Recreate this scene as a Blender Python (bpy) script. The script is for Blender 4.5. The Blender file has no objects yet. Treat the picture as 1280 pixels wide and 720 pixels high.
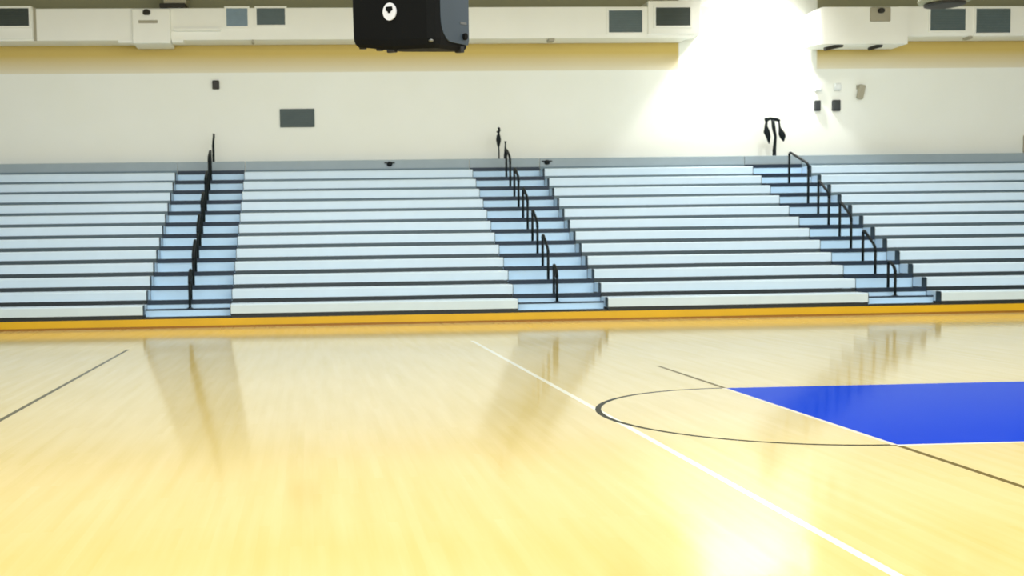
import bpy, bmesh, math, random
from mathutils import Vector, Matrix
random.seed(7)
S = bpy.context.scene
C = S.collection
PI = math.pi

# ------------------------------------------------------------------ materials
def lin(c):
    return tuple((v/12.92 if v <= .04045 else ((v+.055)/1.055)**2.4) for v in (x/255 for x in c))

def mat(name, rgb, rough=.5, metal=0, var=.04, scale=3.0, coat=0, spec=.5, bump=0):
    m = bpy.data.materials.new(name); m.use_nodes = True
    nt = m.node_tree; b = nt.nodes['Principled BSDF']
    c = lin(rgb)
    tc = nt.nodes.new('ShaderNodeTexCoord'); nz = nt.nodes.new('ShaderNodeTexNoise')
    nz.inputs['Scale'].default_value = scale; nz.inputs['Detail'].default_value = 4
    nt.links.new(tc.outputs['Object'], nz.inputs['Vector'])
    rp = nt.nodes.new('ShaderNodeValToRGB')
    rp.color_ramp.elements[0].position = .3; rp.color_ramp.elements[1].position = .7
    rp.color_ramp.elements[0].color = (*[v*(1-var) for v in c], 1)
    rp.color_ramp.elements[1].color = (*[min(1, v*(1+var)) for v in c], 1)
    nt.links.new(nz.outputs['Fac'], rp.inputs['Fac'])
    nt.links.new(rp.outputs['Color'], b.inputs['Base Color'])
    b.inputs['Roughness'].default_value = rough; b.inputs['Metallic'].default_value = metal
    b.inputs['Coat Weight'].default_value = coat; b.inputs['Specular IOR Level'].default_value = spec
    if bump:
        bp = nt.nodes.new('ShaderNodeBump'); bp.inputs['Strength'].default_value = bump
        nt.links.new(nz.outputs['Fac'], bp.inputs['Height']); nt.links.new(bp.outputs['Normal'], b.inputs['Normal'])
    return m

M = {
 'bench': mat('bench_plastic', (206, 224, 236), .45, var=.02),
 'deck': mat('deck_edge_steel', (46, 60, 64), .5, var=.08),
 'endcap': mat('bench_end_cap', (16, 34, 40), .5),
 'endpanel': mat('bench_end_panel', (176, 198, 216), .5),
 'backp': mat('back_panel_grey', (150, 164, 170), .5, var=.03),
 'step': mat('aisle_step_blue', (190, 218, 238), .5, var=.03),
 'stepnose': mat('aisle_nosing_navy', (5, 34, 54), .5),
 'kick': mat('kickboard_gold', (218, 172, 8), .4, var=.05, scale=1.2),
 'kickshade': mat('kickboard_contact_shade', (150, 100, 10), .5),
 'rail': mat('handrail_black', (10, 20, 22), .5, var=.05, spec=.2),
 'duct': mat('duct_white', (246, 246, 236), .45, var=.02, scale=.8),
 'grille': mat('grille_slate', (88, 104, 104), .5, var=.06, scale=6),
 'grilled': mat('grille_dark', (58, 68, 60), .5, var=.06, scale=6),
 'grilleb': mat('grille_blue', (128, 150, 162), .5, var=.06, scale=6),
 'hole': mat('dark_hardware', (36, 32, 18), .6),
 'vent': mat('wall_vent_slate', (70, 86, 84), .5, var=.08, scale=6),
 'boxdark': mat('small_box_dark', (52, 56, 56), .5),
 'boxblack': mat('small_box_black', (38, 36, 28), .5),
 'boxpale': mat('small_box_pale', (226, 230, 226), .5),
 'tan': mat('device_tan', (168, 162, 140), .5),
 'spk': mat('speaker_black', (7, 9, 10), .75, var=.1, spec=.15),
 'spkside': mat('speaker_side_panel', (52, 65, 76), .45, var=.08, scale=1.5),
 'spkfeet': mat('speaker_bracket', (22, 22, 20), .5),
 'white': mat('emblem_white', (214, 216, 224), .5),
 'chrome': mat('screw_grey', (120, 122, 120), .35, .6),
 'dish': mat('lamp_shade_olive', (150, 150, 120), .5),
 'ceil': mat('ceiling_paint', (170, 165, 135), .8),
}

def wall_mat():
    m = bpy.data.materials.new('gym_wall_paint_and_shade'); m.use_nodes = True
    nt = m.node_tree; b = nt.nodes['Principled BSDF']; N = nt.nodes.new; L = nt.links.new
    tc = N('ShaderNodeTexCoord'); sp = N('ShaderNodeSeparateXYZ'); L(tc.outputs['Object'], sp.inputs[0])
    mr = N('ShaderNodeMapRange'); mr.inputs['From Min'].default_value = 6.15; mr.inputs['From Max'].default_value = 6.95  # gold paint deepens upward, with the duct's shade blended into it
    L(sp.outputs['Z'], mr.inputs['Value'])
    st = N('ShaderNodeMath'); st.operation = 'GREATER_THAN'; st.inputs[1].default_value = 6.46; L(sp.outputs['Z'], st.inputs[0])
    sm = N('ShaderNodeMath'); sm.operation = 'MULTIPLY'; L(mr.outputs[0], sm.inputs[0]); L(st.outputs[0], sm.inputs[1])
    nz = N('ShaderNodeTexNoise'); nz.inputs['Scale'].default_value = .7; L(tc.outputs['Object'], nz.inputs['Vector'])
    hs = N('ShaderNodeMix'); hs.data_type = 'RGBA'
    hs.inputs[6].default_value = (*lin((240, 242, 230)), 1); hs.inputs[7].default_value = (*lin((246, 248, 240)), 1)
    L(nz.outputs['Fac'], hs.inputs[0])
    mx = N('ShaderNodeMix'); mx.data_type = 'RGBA'; L(sm.outputs[0], mx.inputs[0]); L(hs.outputs[2], mx.inputs[6])
    mx.inputs[7].default_value = (*lin((206, 180, 100)), 1)
    mr2 = N('ShaderNodeMapRange'); mr2.inputs['From Min'].default_value = 7.6; mr2.inputs['From Max'].default_value = 7.7
    L(sp.outputs['Z'], mr2.inputs['Value'])
    mx2 = N('ShaderNodeMix'); mx2.data_type = 'RGBA'; L(mr2.outputs[0], mx2.inputs[0]); L(mx.outputs[2], mx2.inputs[6])
    mx2.inputs[7].default_value = (*lin((150, 147, 114)), 1)  # olive above the ducts: the upper wall's shade painted into the colour
    # wall kept white between the ducts: the beam's wash put into the colour
    gx = N('ShaderNodeMath'); gx.operation = 'SUBTRACT'; L(sp.outputs['X'], gx.inputs[0]); gx.inputs[1].default_value = 12.4
    ga = N('ShaderNodeMath'); ga.operation = 'ABSOLUTE'; L(gx.outputs[0], ga.inputs[0])
    gr = N('ShaderNodeMapRange'); gr.inputs['From Min'].default_value = 1.95; gr.inputs['From Max'].default_value = 2.0; L(ga.outputs[0], gr.inputs['Value'])
    mx3 = N('ShaderNodeMix'); mx3.data_type = 'RGBA'; L(gr.outputs[0], mx3.inputs[0]); L(hs.outputs[2], mx3.inputs[6]); L(mx2.outputs[2], mx3.inputs[7])
    L(mx3.outputs[2], b.inputs['Base Color']); b.inputs['Roughness'].default_value = .75
    # faint block courses
    bk = N('ShaderNodeTexBrick'); bk.inputs['Scale'].default_value = 1.0
    bk.inputs['Brick Width'].default_value = .4; bk.inputs['Row Height'].default_value = .2; bk.inputs['Mortar Size'].default_value = .008
    cb = N('ShaderNodeCombineXYZ'); L(sp.outputs['X'], cb.inputs[0]); L(sp.outputs['Z'], cb.inputs[1]); L(cb.outputs[0], bk.inputs['Vector'])
    bp = N('ShaderNodeBump'); bp.inputs['Strength'].default_value = .08; bp.inputs['Distance'].default_value = .01; bp.invert = True
    L(bk.outputs['Fac'], bp.inputs['Height']); L(bp.outputs['Normal'], b.inputs['Normal'])
    return m

KX, KY, KR = 4.568, 10.381, 1.83        # free throw line, lane centre, half lane width
def floor_mat():
    m = bpy.data.materials.new('maple_court'); m.use_nodes = True
    nt = m.node_tree; b = nt.nodes['Principled BSDF']; N = nt.nodes.new; L = nt.links.new
    tc = N('ShaderNodeTexCoord'); sp = N('ShaderNodeSeparateXYZ'); L(tc.outputs['Object'], sp.inputs[0])
    X, Y = sp.outputs['X'], sp.outputs['Y']
    def mth(op, a, c=None):
        n = N('ShaderNodeMath'); n.operation = op
        for i, v in enumerate((a, c)):
            if v is None: continue
            if isinstance(v, (int, float)): n.inputs[i].default_value = v
            else: L(v, n.inputs[i])
        return n.outputs[0]
    def within(v, c, h): return mth('LESS_THAN', mth('ABSOLUTE', mth('SUBTRACT', v, c)), h)
    def AND(*a):
        r = a[0]
        for x in a[1:]: r = mth('MULTIPLY', r, x)
        return r
    def OR(a, c): return mth('MAXIMUM', a, c)
    # planks along Y
    cb = N('ShaderNodeCombineXYZ'); L(Y, cb.inputs[0]); L(X, cb.inputs[1])
    bk = N('ShaderNodeTexBrick'); bk.offset = .37; bk.inputs['Scale'].default_value = 1
    bk.inputs['Brick Width'].default_value = 1.3; bk.inputs['Row Height'].default_value = .062; bk.inputs['Mortar Size'].default_value = .0012
    bk.inputs['Color1'].default_value = (0, 0, 0, 1); bk.inputs['Color2'].default_value = (1, 1, 1, 1); bk.inputs['Mortar'].default_value = (.35, .35, .35, 1)
    L(cb.outputs[0], bk.inputs['Vector'])
    mp = N('ShaderNodeMapping'); mp.inputs['Scale'].default_value = (3.5, .22, 1); L(tc.outputs['Object'], mp.inputs['Vector'])
    nz = N('ShaderNodeTexNoise'); nz.inputs['Scale'].default_value = 2.2; nz.inputs['Detail'].default_value = 6; L(mp.outputs[0], nz.inputs['Vector'])
    nb = N('ShaderNodeTexNoise'); nb.inputs['Scale'].default_value = .35; L(tc.outputs['Object'], nb.inputs['Vector'])
    f = mth('ADD', mth('MULTIPLY', bk.outputs['Color'], .12), mth('ADD', mth('MULTIPLY', nz.outputs['Fac'], .62), mth('MULTIPLY', nb.outputs['Fac'], .3)))
    rp = N('ShaderNodeValToRGB'); L(f, rp.inputs['Fac'])
    e = rp.color_ramp.elements
    e[0].position = .3; e[0].color = (*lin((224, 199, 118)), 1)
    e[1].position = .8; e[1].color = (*lin((237, 214, 149)), 1)
    def over(base, fac, rgb):
        x = N('ShaderNodeMix'); x.data_type = 'RGBA'; L(fac, x.inputs[0]); L(base, x.inputs[6]); x.inputs[7].default_value = (*lin(rgb), 1)
        return x.outputs[2]
    col = rp.outputs['Color']
    inlane = AND(mth('GREATER_THAN', X, KX), mth('LESS_THAN', X, KX+5.8))
    lane = AND(inlane, within(Y, KY, KR))
    dx = mth('SUBTRACT', X, KX); dy = mth('SUBTRACT', Y, KY)
    rad = mth('SQRT', mth('ADD', mth('MULTIPLY', dx, dx), mth('MULTIPLY', dy, dy)))
    arc = AND(within(rad, KR, .028), mth('LESS_THAN', X, KX))
    col = over(col, AND(within(X, 2.775, .03), mth('LESS_THAN', Y, 19.2)), (255, 250, 225))
    ln1 = AND(within(X, -2.99, .027), mth('LESS_THAN', Y, 18.8)); ln2 = AND(within(X, KX, .027), mth('LESS_THAN', Y, 14.6))
    lines = OR(OR(ln1, ln2), arc)
    col = over(col, ln1, (104, 98, 72))
    col = over(col, arc, (62, 57, 36))
    col = over(col, ln2, (110, 95, 52))
    col = over(col, lane, (0, 58, 198))
    col = over(col, AND(within(X, KX-.012, .025), within(Y, KY, KR)), (225, 215, 190))
    col = over(col, AND(inlane, within(Y, KY-KR-.02, .025)), (245, 238, 215))
    L(col, b.inputs['Base Color'])
    b.inputs['Roughness'].default_value = .1
    ior = mth('SUBTRACT', 1.29, mth('MULTIPLY', OR(lane, lines), .26)); L(ior, b.inputs['IOR'])   # matte lane paint, varnished maple
    return m
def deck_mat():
    m = mat('deck_edge_steel_graded', (40, 52, 54), .5)  # edge colour runs from near black at the bottom rows to grey on top
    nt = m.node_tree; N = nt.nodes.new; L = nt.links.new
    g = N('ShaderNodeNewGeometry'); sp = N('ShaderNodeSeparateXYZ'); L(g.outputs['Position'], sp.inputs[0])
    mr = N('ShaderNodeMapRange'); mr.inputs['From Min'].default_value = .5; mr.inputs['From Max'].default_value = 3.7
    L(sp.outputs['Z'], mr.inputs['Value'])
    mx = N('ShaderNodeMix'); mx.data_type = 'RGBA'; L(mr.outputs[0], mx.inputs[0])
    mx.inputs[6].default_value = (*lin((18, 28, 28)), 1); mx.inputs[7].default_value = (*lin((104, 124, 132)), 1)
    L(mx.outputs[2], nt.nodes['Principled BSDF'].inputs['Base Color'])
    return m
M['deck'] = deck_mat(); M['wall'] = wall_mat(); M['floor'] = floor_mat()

# ------------------------------------------------------------------ mesh helpers
def obj(name, bm, m, parent=None, smooth=False, loc=None):
    me = bpy.data.meshes.new(name)
    bmesh.ops.recalc_face_normals(bm, faces=bm.faces)
    bm.to_mesh(me); bm.free()
    if smooth:
        for p in me.polygons: p.use_smooth = True
    o = bpy.data.objects.new(name, me); C.objects.link(o)
    me.materials.append(m)
    if parent is not None: o.parent = parent
    if loc: o.location = loc
    return o

def tag(o, label, cat, group=None, kind=None):
    if label: o['label'] = label
    if cat: o['category'] = cat
    if group: o['group'] = group
    if kind: o['kind'] = kind
    return o

def thing(name, label, cat, loc=(0, 0, 0), group=None, rot=(0, 0, 0)):
    o = bpy.data.objects.new(name, None); C.objects.link(o); o.empty_display_size = .1
    o.location = loc; o.rotation_euler = rot
    return tag(o, label, cat, group)

def struct(name, bm, m):
    return tag(obj(name, bm, m), None, None, kind='structure')

def box(bm, x0, x1, y0, y1, z0, z1, bev=0, seg=2):
    r = bmesh.ops.create_cube(bm, size=1)
    vs = r['verts']
    for v in vs:
        v.co = Vector((x0+(v.co.x+.5)*(x1-x0), y0+(v.co.y+.5)*(y1-y0), z0+(v.co.z+.5)*(z1-z0)))
    if bev:
        es = list({e for v in vs for e in v.link_edges})
        bmesh.ops.bevel(bm, geom=es, offset=bev, segments=seg, affect='EDGES', profile=.5)
    return bm

def B(*a, **k): return box(bmesh.new(), *a, **k)

def prism(bm, prof, x0, x1):
    """profile of (y,z) points swept along X"""
    a = [bm.verts.new((x0, y, z)) for y, z in prof]; b = [bm.verts.new((x1, y, z)) for y, z in prof]
    n = len(prof)
    bm.faces.new(a); bm.faces.new(b[::-1])
    for i in range(n): bm.faces.new((a[i], b[i], b[(i+1) % n], a[(i+1) % n]))
    return bm

def tube(bm, pts, r, n=10, radii=None):
    pts = [Vector(p) for p in pts]; rings = []
    up = None
    for i, p in enumerate(pts):
        t = (pts[min(i+1, len(pts)-1)]-pts[max(i-1, 0)]).normalized()
        if up is None:
            up = Vector((1, 0, 0)) if abs(t.x) < .9 else Vector((0, 1, 0))
        s = t.cross(up).normalized(); u = s.cross(t).normalized(); up = u
        rr = radii[i] if radii else r
        rings.append([bm.verts.new(p+rr*(math.cos(2*PI*k/n)*s+math.sin(2*PI*k/n)*u)) for k in range(n)])
    for a, b in zip(rings, rings[1:]):
        for k in range(n): bm.faces.new((a[k], a[(k+1) % n], b[(k+1) % n], b[k]))
    bm.faces.new(rings[0]); bm.faces.new(rings[-1][::-1])
    return bm

def lathe(bm, prof, n=24, c=(0, 0, 0)):
    rings = [[bm.verts.new((c[0]+r*math.cos(2*PI*k/n), c[1]+r*math.sin(2*PI*k/n), c[2]+z)) for k in range(n)] for r, z in prof]
    for a, b in zip(rings, rings[1:]):
        for k in range(n): bm.faces.new((a[k], a[(k+1) % n], b[(k+1) % n], b[k]))
    bm.faces.new(rings[0][::-1]); bm.faces.new(rings[-1])
    return bm

# ------------------------------------------------------------------ room
WY = 31.5
struct('floor', B(-14, 27, -5, WY+.2, -.2, 0), M['floor'])
struct('wall_back', B(-14, 27, WY, WY+.2, 0, 10.4), M['wall'])
struct('ceiling', B(-14, 27, -5, WY+.2, 10.4, 10.6), M['ceil'])

# ------------------------------------------------------------------ bleachers
D0, Z0, RUN, RISE, NR = 23.829, .235, .5845, .29, 12
AISLE = [(-3.466, -1.64), (4.424, 6.37), (12.062, 13.69)]
SECT = [(-11.5, AISLE[0][0]), (AISLE[0][1], AISLE[1][0]), (AISLE[1][1], AISLE[2][0]), (AISLE[2][1], 24.0)]
SL = ['pale grey bleacher bank at far left, left of the leftmost stair aisle',
      'pale grey bleacher bank between the left stair aisle and the middle one',
      'pale grey bleacher bank between the middle stair aisle and the right one',
      'pale grey bleacher bank at far right, beyond the rightmost stair aisle']
def row(k): return D0+RUN*k, Z0+RISE*k
def bench_prof(d=.56):
    return [(0, .05), (0, .225), (.012, .243), (.03, .25), (d, .25), (d, .21), (.10, .20), (.085, .05)]
for i, (xa, xb) in enumerate(SECT):
    t = thing('bleacher_section', SL[i], 'bleachers', ((xa+xb)/2, D0, 0), 'bleacher banks of twelve bench rows')
    a, b = xa-(xa+xb)/2, xb-(xa+xb)/2
    for k in range(NR):
        o = obj('bench', prism(bmesh.new(), bench_prof(), a, b), M['bench'], t, loc=(0, RUN*k, Z0+RISE*k))
        for s, x in ((-1, a), (1, b)):
            if abs(x+(xa+xb)/2) > 11.4 and abs(x+(xa+xb)/2) > 14 or x+(xa+xb)/2 < -11: continue
            pr = [(-.004, .03), (-.004, .23), (.03, .256), (.2, .256), (.2, .03)]
            obj('end_panel', B(min(x, x+s*.008), max(x, x+s*.008), .02, .575, .04, .245), M['endpanel'], o)
            obj('end_cap', prism(bmesh.new(), pr, x, x+s*.012), M['endcap'], o)
        last = k == NR-1
    for k in range(NR+1):
        bm = bmesh.new()
        nz = .042 if k else .04
        pr = [(0, -nz), (0, nz), (.03, nz), (.03, 0), (RUN-.02, 0), (RUN-.02, RISE-.05), (RUN, RISE-.05), (RUN, -.03), (.03, -.03), (.03, -nz)]
        if k == NR: pr = [(0, -nz), (0, nz), (.03, nz), (.03, 0), (.4, 0), (.4, -.03), (.03, -.03), (.03, -nz)]
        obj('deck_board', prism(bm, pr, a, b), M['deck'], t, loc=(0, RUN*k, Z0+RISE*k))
    obj('back_panel', B(a, b, 0, .06, .042, .285, bev=.012), M['backp'], t, loc=(0, RUN*NR+.02, Z0+RISE*NR))

for i, (xa, xb) in enumerate(AISLE):
    w = (xb-xa)/2-.016
    t = thing('aisle_stair', ['light blue stair aisle with navy nosings, leftmost of the three',
                              'light blue stair aisle with navy nosings, in the middle of the bleachers',
                              'light blue stair aisle with navy nosings, rightmost and most slanted'][i],
              'stairs', ((xa+xb)/2, D0, 0), 'stair aisles through the bleachers')
    for k in range(NR):
        # tread k and the riser behind it
        pr = [(.01, -.03), (.01, .0), (RUN, 0), (RUN, RISE-.03), (RUN+.02, RISE-.03), (RUN+.02, -.03)]
        st = obj('step', prism(bmesh.new(), pr, -w, w), M['step'], t, loc=(0, RUN*k, Z0+RISE*k))
        obj('nosing', B(-w, w, RUN-.008, RUN+.05, RISE-.055, RISE+.045), M['stepnose'], st)
    # first half step in the aisle
    hs = obj('half_step', B(-w, w, .30, .56, 0, .145), M['step'], t, loc=(0, 0, Z0))
    obj('nosing', B(-w, w, .292, .34, .125, .16), M['stepnose'], hs)
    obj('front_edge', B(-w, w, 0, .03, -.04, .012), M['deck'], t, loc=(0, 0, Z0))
    obj('back_panel', B(-w, w, .02, .08, .035, .285, bev=.012), M['backp'], t, loc=(0, RUN*NR, Z0+RISE*NR))

kb = thing('bleacher_kickboard', 'long gold kickboard along the foot of the bleachers', 'kickboard', (6.25, 23.84, 0))
obj('board', B(-17.75, 17.75, -.02, .02, .0, .195, bev=.004), M['kick'], kb)
obj('contact_shade_strip', B(-17.75, 17.75, -.026, -.018, .0, .045), M['kickshade'], kb)  # dark strip standing in for the contact shadow where board meets floor

# ------------------------------------------------------------------ aisle handrails
def deck_z(k):
    return Z0+RISE*math.floor(k)+(.145 if k-math.floor(k) > .2 else 0)
def handrail(x, kf, kr, hf, hr, label, group):
    yf, zf = D0+RUN*kf+.14, deck_z(kf); yr, zr = D0+RUN*kr+.14, deck_z(kr)
    if abs(kf-math.floor(kf)) > .2: yf = D0+.42
    t = thing('aisle_handrail', label, 'handrail', (x, yf, zf), group)
    dy, dz = yr-yf, zr-zf
    r = .03
    obj('front_post', tube(bmesh.new(), [(0, 0, 0), (0, 0, hf-.12)], r), M['rail'], t, True)
    obj('rear_post', tube(bmesh.new(), [(0, dy, dz), (0, dy, dz+hr-.1)], r), M['rail'], t, True)
    p0 = Vector((0, 0, hf-.12)); p1 = Vector((0, dy, dz+hr-.1))
    pts = [p0]
    c0 = Vector((0, 0, hf)); c1 = Vector((0, dy, dz+hr))
    d = (c1-c0).normalized()
    for q in range(1, 5):
        s = q/4; pts.append((1-s)**2*p0+2*s*(1-s)*c0+s*s*(c0+d*.14))
    for q in range(0, 5):
        s = q/4; pts.append((1-s)**2*(c1-d*.14)+2*s*(1-s)*c1+s*s*p1)
    obj('top_rail', tube(bmesh.new(), pts, r+.003), M['rail'], t, True)
    for y, z in ((0, 0), (dy, dz)):
        obj('foot_plate', lathe(bmesh.new(), [(.075, 0), (.075, .012), (.04, .03)], 16, (0, y, z)), M['rail'], t)
    return t
ORD = ['lowest', 'second lowest', 'third from the bottom', 'third from the top', 'second highest', 'topmost']
RAILS = [(-2.53, [(.5, 1, .66, .72), (2, 3, .72, .78), (4, 5, .76, .8), (6, 7, .8, .8), (8, 9, .85, .8), (10, 11, .9, .85)], 'left'),
         (5.36, [(.5, 1, .66, .70), (2, 3, .72, .78), (4, 5, .76, .8), (6, 7, .8, .8), (8, 9, .8, .8), (10, 11, .8, .8)], 'middle'),
         (12.88, [(1, 1.999, .62, .66), (2, 3, .66, .78), (4, 5, .8, .9), (6, 7, .82, .9), (8, 10, 1.05, .88)], 'right')]
for x, L_, nm in RAILS:
    for j, (kf, kr, hf, hr) in enumerate(L_):
        o_ = ORD if len(L_) == 6 else ['lowest', 'second lowest', 'middle', 'second highest', 'topmost']
        if kr == 1.999: kr = 2; kf = 1.0
        if nm == 'right' and j == 0: kf = .5; kr = 1
        handrail(x, kf, kr, hf, hr, '%s black looped handrail in the %s stair aisle' % (o_[j], nm), 'handrails of the %s aisle' % nm)

# posts at the head of each aisle
def head_post(x, k, label, kind):
    y, z = D0+RUN*k+.12, Z0+RISE*k
    t = thing('rail_end_post', label, 'post', (x, y, z))
    obj('foot_plate', lathe(bmesh.new(), [(.08, 0), (.08, .012), (.04, .03)], 16), M['rail'], t)
    if kind == 'arms':
        obj('post', tube(bmesh.new(), [(.02, 0, 0), (.02, 0, .45), (.05, 0, .8), (0, 0, 1.05), (-.03, 0, 1.27)], .028, radii=[.055, .05, .035, .05, .045]), M['rail'], t, True)
        obj('cross_bar', tube(bmesh.new(), [(-.24, 0, 1.27), (-.1, 0, 1.31), (.08, 0, 1.28), (.17, 0, 1.25)], .04, radii=[.06, .04, .045, .03]), M['rail'], t, True)
        for pts, rd in (([(-.2, 0, 1.27), (-.22, 0, 1.1), (-.2, 0, .95), (-.15, 0, .8), (-.13, 0, .62)], [.03, .04, .085, .06, .015]),
                        ([(.14, 0, 1.26), (.17, 0, 1.05), (.22, 0, .9), (.26, 0, .8), (.28, 0, .68)], [.02, .03, .085, .08, .015])):
            obj('drooping_arm', tube(bmesh.new(), pts, .02, radii=rd), M['rail'], t, True)
    elif kind == 'grip':
        obj('post', tube(bmesh.new(), [(-.08, 0, 0), (-.08, 0, .5), (-.09, 0, .62)], .02), M['rail'], t, True)
        obj('grip', tube(bmesh.new(), [(-.09, 0, .58), (-.09, 0, .68), (-.09, 0, .8), (-.09, 0, .92), (-.08, 0, .98)], .04, radii=[.015, .045, .07, .05, .02]), M['rail'], t, True)
        obj('top_loop', tube(bmesh.new(), [(-.08, 0, .96), (-.1, 0, 1.02), (-.06, 0, 1.06), (-.09, 0, 1.14)], .04, radii=[.02, .05, .035, .03]), M['rail'], t, True)
        obj('side_post', tube(bmesh.new(), [(.08, 0, 0), (.09, 0, .35), (.1, 0, .68), (.1, 0, .76)], .03, radii=[.04, .04, .02, .03]), M['rail'], t, True)
    else:
        obj('post', tube(bmesh.new(), [(0, 0, 0), (.0, 0, .6), (0, 0, .75)], .035), M['rail'], t, True)
        obj('top_loop', tube(bmesh.new(), [(0, 0, .74), (0, .08, .86), (.01, .16, .98), (.01, .16, 1.06)], .03), M['rail'], t, True)
head_post(-2.5, 12, 'black rail end post standing at the top of the left stair aisle', 'plain')
head_post(5.34, 12, 'black rail end post with a bulging grip, above the middle stair aisle', 'grip')
head_post(12.93, 12, 'black post with cross bar and drooping arms, above the right stair aisle', 'arms')

# ------------------------------------------------------------------ air ducts
FY = 30.7
def grille(t, x0, x1, z0, z1, m, y=FY, lab=None):
    g = obj('grille', B(x0, x1, y-.012, y+.01, z0, z1), m, t)
    if lab: g['label'] = lab
    bm = bmesh.new()
    f = .05
    for a in ((x0-f, x1+f, z1, z1+f), (x0-f, x1+f, z0-f, z0), (x0-f, x0, z0, z1), (x1, x1+f, z0, z1)):
        box(bm, a[0], a[1], y-.035, y+.01, a[2], a[3])
    obj('grille_frame', bm, M['duct'], g)
    bm = bmesh.new(); n = 9
    for q in range(n):
        z = z0+(q+.5)*(z1-z0)/n
        box(bm, x0, x1, y-.026, y-.01, z-.012, z+.006)
    obj('louvre', bm, m, g)
def shell(x0, x1, z0, z1, y0=FY, y1=WY-.02, bev=.03):
    return B(x0, x1, y0, y1, z0, z1, bev=bev, seg=3)

t = thing('air_duct', 'long white air duct on the wall, left of the bright light beam', 'duct', (0, 0, 0))
# body, right end cut on a slant
bm = bmesh.new()
pf = [(-12.5, 7.2), (10.45, 7.2), (10.75, 7.36), (11.05, 7.5), (11.1, 8.03), (-12.5, 8.03)]
a = [bm.verts.new((x, FY, z)) for x, z in pf]; b = [bm.verts.new((x, WY-.02, z)) for x, z in pf]
bm.faces.new(a); bm.faces.new(b[::-1])
for q in range(len(pf)): bm.faces.new((a[q], b[q], b[(q+1) % len(pf)], a[(q+1) % len(pf)]))
obj('duct_run', bm, M['duct'], t)
obj('end_box', shell(9.3, 10.75, 7.28, 8.18, FY-.06), M['duct'], t)
obj('seam_band', B(-7.1, -7.03, FY-.02, FY+.02, 7.2, 8.05), M['tan'], t)
obj('end_box', shell(-12.5, -7.12, 7.24, 8.1, FY-.05), M['duct'], t)
jb = obj('junction_box', shell(-4.52, -3.52, 7.1, 8.0, FY-.12), M['duct'], t)
obj('sensor', lathe(bmesh.new(), [(.06, 0), (.1, .03), (.1, .1), (.05, .14)], 14, (-4.13, FY-.15, 7.83)), M['hole'], jb)
obj('name_strip', B(-4.35, -3.85, FY-.125, FY-.115, 7.62, 7.7), M['tan'], jb)
obj('ledge', B(-3.45, -2.2, FY-.1, FY, 7.42, 7.5, bev=.01), M['duct'], t)
obj('bracket', B(-4.9, -4.52, FY-.05, FY+.2, 7.13, 7.2), M['duct'], t)
obj('bracket', B(-3.5, -3.2, FY-.05, FY+.2, 7.13, 7.2), M['duct'], t)
obj('hanger_strap', B(-1.4, -1.34, FY-.01, FY+.3, 7.13, 7.2), M['tan'], t)
obj('hanger_strap', B(6.6, 6.75, FY-.01, FY+.3, 7.13, 7.2), M['tan'], t)
grille(t, -8.6, -7.2, 7.57, 8.03, M['grilled'], FY-.06, 'dark green-grey louvred grille')
grille(t, -2.05, -1.49, 7.55, 8.02, M['grilleb'], lab='pale blue louvred grille')
grille(t, -1.25, -.5, 7.58, 8.02, M['grille'])
grille(t, 8.23, 9.15, 7.34, 7.93, M['grille'])
grille(t, 9.5, 10.45, 7.5, 7.99, M['grilled'], FY-.07, 'dark grey louvred grille')

t = thing('air_duct', 'white air duct with a rounded end, right of the bright light beam', 'duct', (0, 0, 0))
obj('duct_run', shell(16.3, 25, 7.2, 8.02), M['duct'], t)
bm = bmesh.new()   # fan unit with a rounded left end (plan and top corner)
box(bm, 13.86, 16.5, FY-.12, WY-.05, 6.98, 7.98)
es = [e for e in bm.edges if all(v.co.x < 14 for v in e.verts) and not all(v.co.z < 7 for v in e.verts)]
bmesh.ops.bevel(bm, geom=es, offset=.28, segments=6, affect='EDGES', profile=.5)
fu = obj('fan_unit', bm, M['duct'], t)
pn = obj('control_panel', B(15.43, 16.0, FY-.15, FY-.11, 7.58, 7.97, bev=.03), M['tan'], fu)
obj('sensor', lathe(bmesh.new(), [(.05, 0), (.09, .03), (.09, .1), (.04, .13)], 14, (15.71, FY-.19, 7.8)), M['hole'], pn)
bm = bmesh.new(); tube(bm, [(14.2, FY-.05, 6.86), (14.75, FY+.05, 6.98)], .05, 8); obj('bracket', bm, M['hole'], t)
bm = bmesh.new(); tube(bm, [(15.45, FY-.05, 6.86), (15.85, FY+.05, 6.97)], .05, 8); obj('bracket', bm, M['hole'], t)
obj('hanger_strap', B(18.3, 18.4, FY-.01, FY+.3, 7.14, 7.2), M['tan'], t)
grille(t, 17.18, 18.18, 7.35, 7.94, M['grille'])
grille(t, 18.48, 19.46, 7.28, 7.94, M['grille'])

# roof brackets and a lamp seen along the top edge
t = thing('roof_bracket', 'tan bracket with a dark underside, above the left air duct', 'bracket', (-3.35, 30.9, 8.04))
obj('block', B(-.35, .25, -.2, .55, .12, .9, bev=.02), M['tan'], t)
obj('base_plate', B(-.45, .22, -.24, .55, 0, .12, bev=.01), M['hole'], t)
t = thing('hanging_lamp', 'olive dish of a ceiling lamp at the top edge, right side', 'lamp', (14.9, 26, 7.1))
obj('dish', lathe(bmesh.new(), [(.36, -.02), (.56, .03), (.58, .09), (.5, .2), (.36, .32), (.16, .42)], 32), M['dish'], t, True)
obj('rim', lathe(bmesh.new(), [(.3, -.06), (.44, -.05), (.45, -.015), (.3, -.015)], 32), M['hole'], t, True)
obj('stem', tube(bmesh.new(), [(0, 0, .4), (0, 0, 3.3)], .025), M['dish'], t, True)

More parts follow.
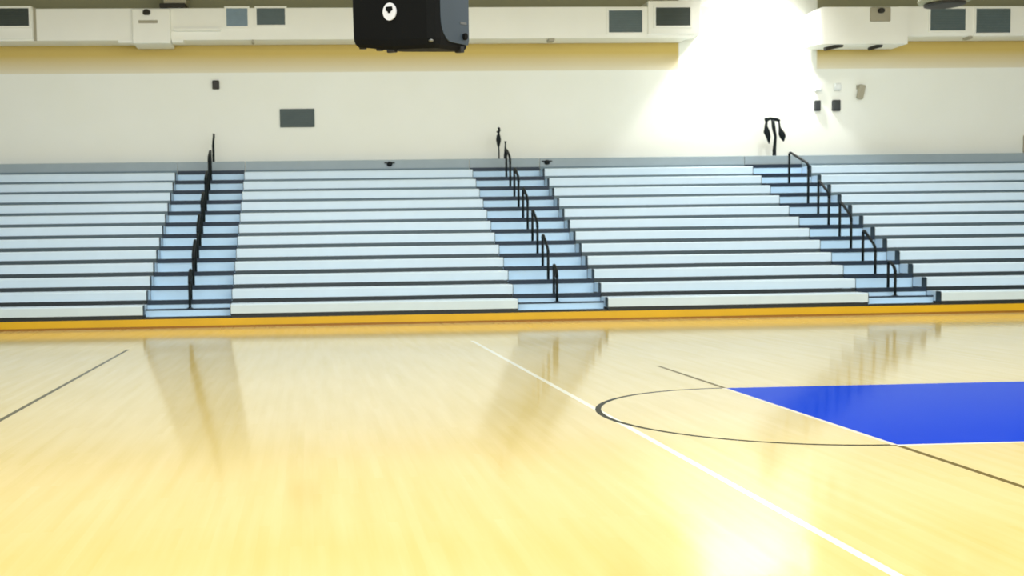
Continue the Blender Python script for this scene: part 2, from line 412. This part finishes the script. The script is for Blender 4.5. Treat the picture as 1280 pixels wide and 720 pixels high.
# ------------------------------------------------------------------ things on the wall
def wallbox(name, label, cat, x, z, w, h, m, d=.08, group=None, mf=None):
    t = thing(name, label, cat, (x, WY, z), group)
    obj('housing', B(-w/2, w/2, -d, 0, -h/2, h/2, bev=min(w, h)*.12), m, t)
    obj('face', B(-w*.33, w*.33, -d-.012, -d+.01, -h*.36, h*.36, bev=.008), mf or m, t)
    return t
wallbox('wall_box', 'small black box high on the wall above the left stair aisle', 'box', -2.43, 6.13, .19, .24, M['boxblack'])
wallbox('wall_box', 'small dark box on the bright wall, left of a close pair', 'box', 14.39, 5.43, .17, .29, M['boxdark'], group='pair of dark wall boxes')
wallbox('wall_box', 'small dark box on the bright wall, right and wider of a close pair', 'box', 14.93, 5.43, .24, .31, M['boxdark'], group='pair of dark wall boxes')
wallbox('wall_plate', 'faint white plate above the left dark wall box', 'plate', 14.41, 5.92, .2, .18, M['boxpale'], .08)
wallbox('wall_plate', 'faint white plate above the right dark wall box', 'plate', 14.96, 5.95, .2, .2, M['boxpale'], .08)
wallbox('wall_box', 'grey box on the wall at the right edge, just above the bleachers', 'box', 20.56, 4.3, .3, .5, M['tan'])
t = thing('wall_vent', 'dark slate louvred vent on the wall, right of the small black box', 'vent', (-.23, WY, 5.215))
obj('frame', B(-.475, .475, -.04, 0, -.25, .25, bev=.012), M['vent'], t)
bm = bmesh.new()
for q in range(8): box(bm, -.43, .43, -.06, -.035, -.21+q*.054, -.18+q*.054)
obj('louvre', bm, M['vent'], t)
t = thing('wall_light', 'tan slanted fixture on the wall at the right edge of the light beam', 'fixture', (15.62, WY, 5.8))
bm = B(-.09, .09, -.14, -.03, -.2, .2, bev=.03)
bmesh.ops.rotate(bm, verts=bm.verts, matrix=Matrix.Rotation(math.radians(12), 3, 'Y'), cent=(0, 0, 0)); obj('housing', bm, M['tan'], t)
obj('mount', B(-.1, .0, -.06, 0, .08, .2), M['tan'], t)
for x, lab in ((2.25, 'tiny dark clip on the bleacher back rail, left of the middle aisle'), (6.56, 'tiny dark clip on the bleacher back rail, right of the middle aisle')):
    t = thing('rail_clip', lab, 'clip', (x, D0+RUN*NR, Z0+RISE*NR+.17))
    obj('body', lathe(bmesh.new(), [(.04, -.06), (.075, -.03), (.075, .03), (.04, .06)], 12), M['rail'], t)
    obj('tab', B(-.14, .14, -.02, .03, .02, .045), M['rail'], t)

# ------------------------------------------------------------------ loudspeaker (hung from the ceiling)
SP = thing('loudspeaker', 'big black loudspeaker with a white round emblem hanging at the top', 'loudspeaker', (.79, 10.0, 3.375), rot=(0, 0, 0))
SP.rotation_euler = (Matrix.Rotation(math.radians(-35), 3, 'Z') @ Matrix.Rotation(math.radians(5), 3, 'X') @ Matrix.Rotation(math.radians(2), 3, 'Y')).to_euler()
W2, DP, HT = .41, .62, 1.15
def sag(x): return -.06*(x+W2)/(2*W2)
bm = bmesh.new()
# plan outline: flat front, big chamfered right front corner, straight sides
pl = [(-W2, -.02), (-W2+.03, -.05), (0, -.06), (W2-.06, -.05), (W2, -.005), (W2+.012, .06), (W2+.0, DP-.03), (W2-.03, DP), (-W2+.12, DP), (-W2, DP-.1)]
def bowed(x): return -.02*(1-(x/W2)**2)+sag(x)
lv = [(0, .93), (.025, .975), (.07, 1.0), (HT-.07, 1.0), (HT-.02, .98), (HT, .93)]
rings = []
cx_, cy_ = 0, DP/2
for z, s in lv:
    rings.append([bm.verts.new((cx_+(x-cx_)*s, cy_+(y-cy_)*s, z+(bowed(x)*max(0, 1-z/.3)))) for x, y in pl])
for a, b in zip(rings, rings[1:]):
    for q in range(len(pl)): bm.faces.new((a[q], a[(q+1) % len(pl)], b[(q+1) % len(pl)], b[q]))
bm.faces.new(rings[0][::-1]); bm.faces.new(rings[-1])
obj('cabinet', bm, M['spk'], SP)
# recessed lighter side panel with a rounded lower front corner, on the +X side
bm = bmesh.new()
xs = W2+.012
oy, oz = [], []
pts = []
r = .2
for q in range(7):
    an = PI+q*(PI/2)/6; pts.append((.06+r+r*math.cos(an), .0+r+r*math.sin(an)))
pts += [(DP-.05, -.01), (DP-.03, .03), (DP-.025, HT-.1), (.06, HT-.1)]
prism(bm, pts, xs-.02, xs+.004)
sd = obj('side_panel', bm, M['spkside'], SP); sd['label'] = 'lighter slate side panel'
obj('knob', prism(bmesh.new(), [(.49+.03*math.cos(q*PI/6), .06+.03*math.sin(q*PI/6)) for q in range(12)], xs-.01, xs+.03), M['spk'], sd)
obj('maker_plate', B(xs-.005, xs+.008, .42, .54, .165, .185), M['chrome'], sd)
obj('screw', lathe(bmesh.new(), [(.012, -.012), (.024, 0), (.012, .012)], 14, (W2-.03, -.035, -.0)), M['chrome'], SP)
# emblem: white disc carrying a dark cup-shaped mark
def disc(r, n=32, cx=0, cz=0, y0=0, y1=.01):
    bm = bmesh.new(); a = [bm.verts.new((cx+r*math.cos(2*PI*k/n), y0, cz+r*1.12*math.sin(2*PI*k/n))) for k in range(n)]
    b = [bm.verts.new((v.co.x, y1, v.co.z)) for v in a]; bm.faces.new(a); bm.faces.new(b[::-1])
    for k in range(n): bm.faces.new((a[k], b[k], b[(k+1) % n], a[(k+1) % n]))
    return bm
EX, EZ = -.005, .27
em = obj('emblem', disc(.066, cx=EX, cz=EZ, y0=-.072, y1=-.05), M['white'], SP); em['label'] = 'white round emblem with a dark mark'
bm = bmesh.new()
mk = [(-.03, .042), (.03, .042), (.034, .012), (.014, .002), (.012, -.012), (-.012, -.012), (-.014, .002), (-.034, .012)]
a = [bm.verts.new((EX+x, -.077, EZ+z)) for x, z in mk]; b = [bm.verts.new((EX+x, -.07, EZ+z)) for x, z in mk]
bm.faces.new(a); bm.faces.new(b[::-1])
for q in range(len(mk)): bm.faces.new((a[q], b[q], b[(q+1) % len(mk)], a[(q+1) % len(mk)]))
obj('emblem_mark', bm, M['spk'], em)
for x, y, w, h in ((-.36, .02, .05, .015), (-.16, -.02, .05, .03), (-.03, -.03, .08, .045), (W2-.03, .46, .07, .02)):
    obj('foot', B(x-w/2, x+w/2, y, y+.06, -h+sag(x), .04+sag(x), bev=.008), M['spkfeet'], SP)
obj('hanging_bracket', B(-.2, .2, DP/2-.1, DP/2+.1, HT-.01, HT+.05, bev=.01), M['spkfeet'], SP)
rod = obj('hanging_rod', tube(bmesh.new(), [(0, 0, 0), (0, 0, 5.95)], .03), M['spkfeet'], SP, True, loc=(0, DP/2, HT))
rod.rotation_euler = SP.rotation_euler.to_matrix().inverted().to_euler()

# ------------------------------------------------------------------ lights
def area(name, loc, rot, sx, sy, power, col=(1, 1, 1)):
    l = bpy.data.lights.new(name, 'AREA'); l.shape = 'RECTANGLE'; l.size = sx; l.size_y = sy; l.energy = power; l.color = col
    o = bpy.data.objects.new(name, l); C.objects.link(o); o.location = loc; o.rotation_euler = rot
    return o
for y, p in ((2, 830), (9, 830), (16, 820), (24, 780)):
    area('gym_light', (6, y, 8.3), (0, 0, 0), 30, 2.5, p, (.95, .98, 1))
area('bleacher_fill', (6, -4.5, 6.5), (math.radians(82), 0, 0), 34, 6, 2950, (.89, .955, 1))  # added fill behind the camera, brightens the bleacher fronts and wall
sl = bpy.data.lights.new('wall_washer', 'SPOT'); sl.energy = 1500; sl.spot_size = math.radians(112); sl.spot_blend = .75; sl.shadow_soft_size = .2
sl.color = (1, 1, 1)
so = bpy.data.objects.new('wall_washer', sl); C.objects.link(so); so.location = (12.4, 30.72, 9.2)
so.rotation_euler = (math.radians(6), 0, 0)
s2 = bpy.data.lights.new('wall_fill_spot', 'SPOT'); s2.energy = 650; s2.spot_size = math.radians(68); s2.spot_blend = .9; s2.shadow_soft_size = .25  # added helper spot, spreads the beam's glow evenly down the wall
o2 = bpy.data.objects.new('wall_fill_spot', s2); C.objects.link(o2); o2.location = (12.4, 27.3, 9.8)
o2.rotation_euler = (Vector((12.3, WY, 6.1))-o2.location).to_track_quat('-Z', 'Y').to_euler()

wd = bpy.data.worlds.new('World'); S.world = wd; wd.use_nodes = True
bg = wd.node_tree.nodes['Background']; bg.inputs[0].default_value = (.93, .97, 1, 1); bg.inputs[1].default_value = .35

# ------------------------------------------------------------------ camera
f, pcx, pcy, yaw, pit, rol, H = 1416.3565, 464.3113, 401.1243, .0548, -.0633, -.0152, 1.5911
Rz = Matrix(((math.cos(yaw), -math.sin(yaw), 0), (math.sin(yaw), math.cos(yaw), 0), (0, 0, 1)))
Rx = Matrix(((1, 0, 0), (0, math.cos(pit), math.sin(pit)), (0, -math.sin(pit), math.cos(pit))))
Ry = Matrix(((math.cos(rol), 0, math.sin(rol)), (0, 1, 0), (-math.sin(rol), 0, math.cos(rol))))
A = Ry @ Rx @ Rz                      # world -> (right, forward, up)
right, fwd, up = A[0], A[1], A[2]
cam = bpy.data.cameras.new('camera'); co = bpy.data.objects.new('camera', cam); C.objects.link(co)
mw = Matrix((right, up, -Vector(fwd))).transposed().to_4x4(); mw.translation = (0, 0, H)
co.matrix_world = mw
cam.sensor_fit = 'HORIZONTAL'; cam.sensor_width = 36; cam.lens = f/1280*36
cam.shift_x = (640-pcx)/1280; cam.shift_y = (pcy-360)/1280
cam.clip_end = 200
cam.dof.use_dof = True; cam.dof.focus_distance = 5; cam.dof.aperture_fstop = 6
S.camera = co
S.view_settings.view_transform = 'Standard'; S.view_settings.look = 'None'; S.view_settings.exposure = 0
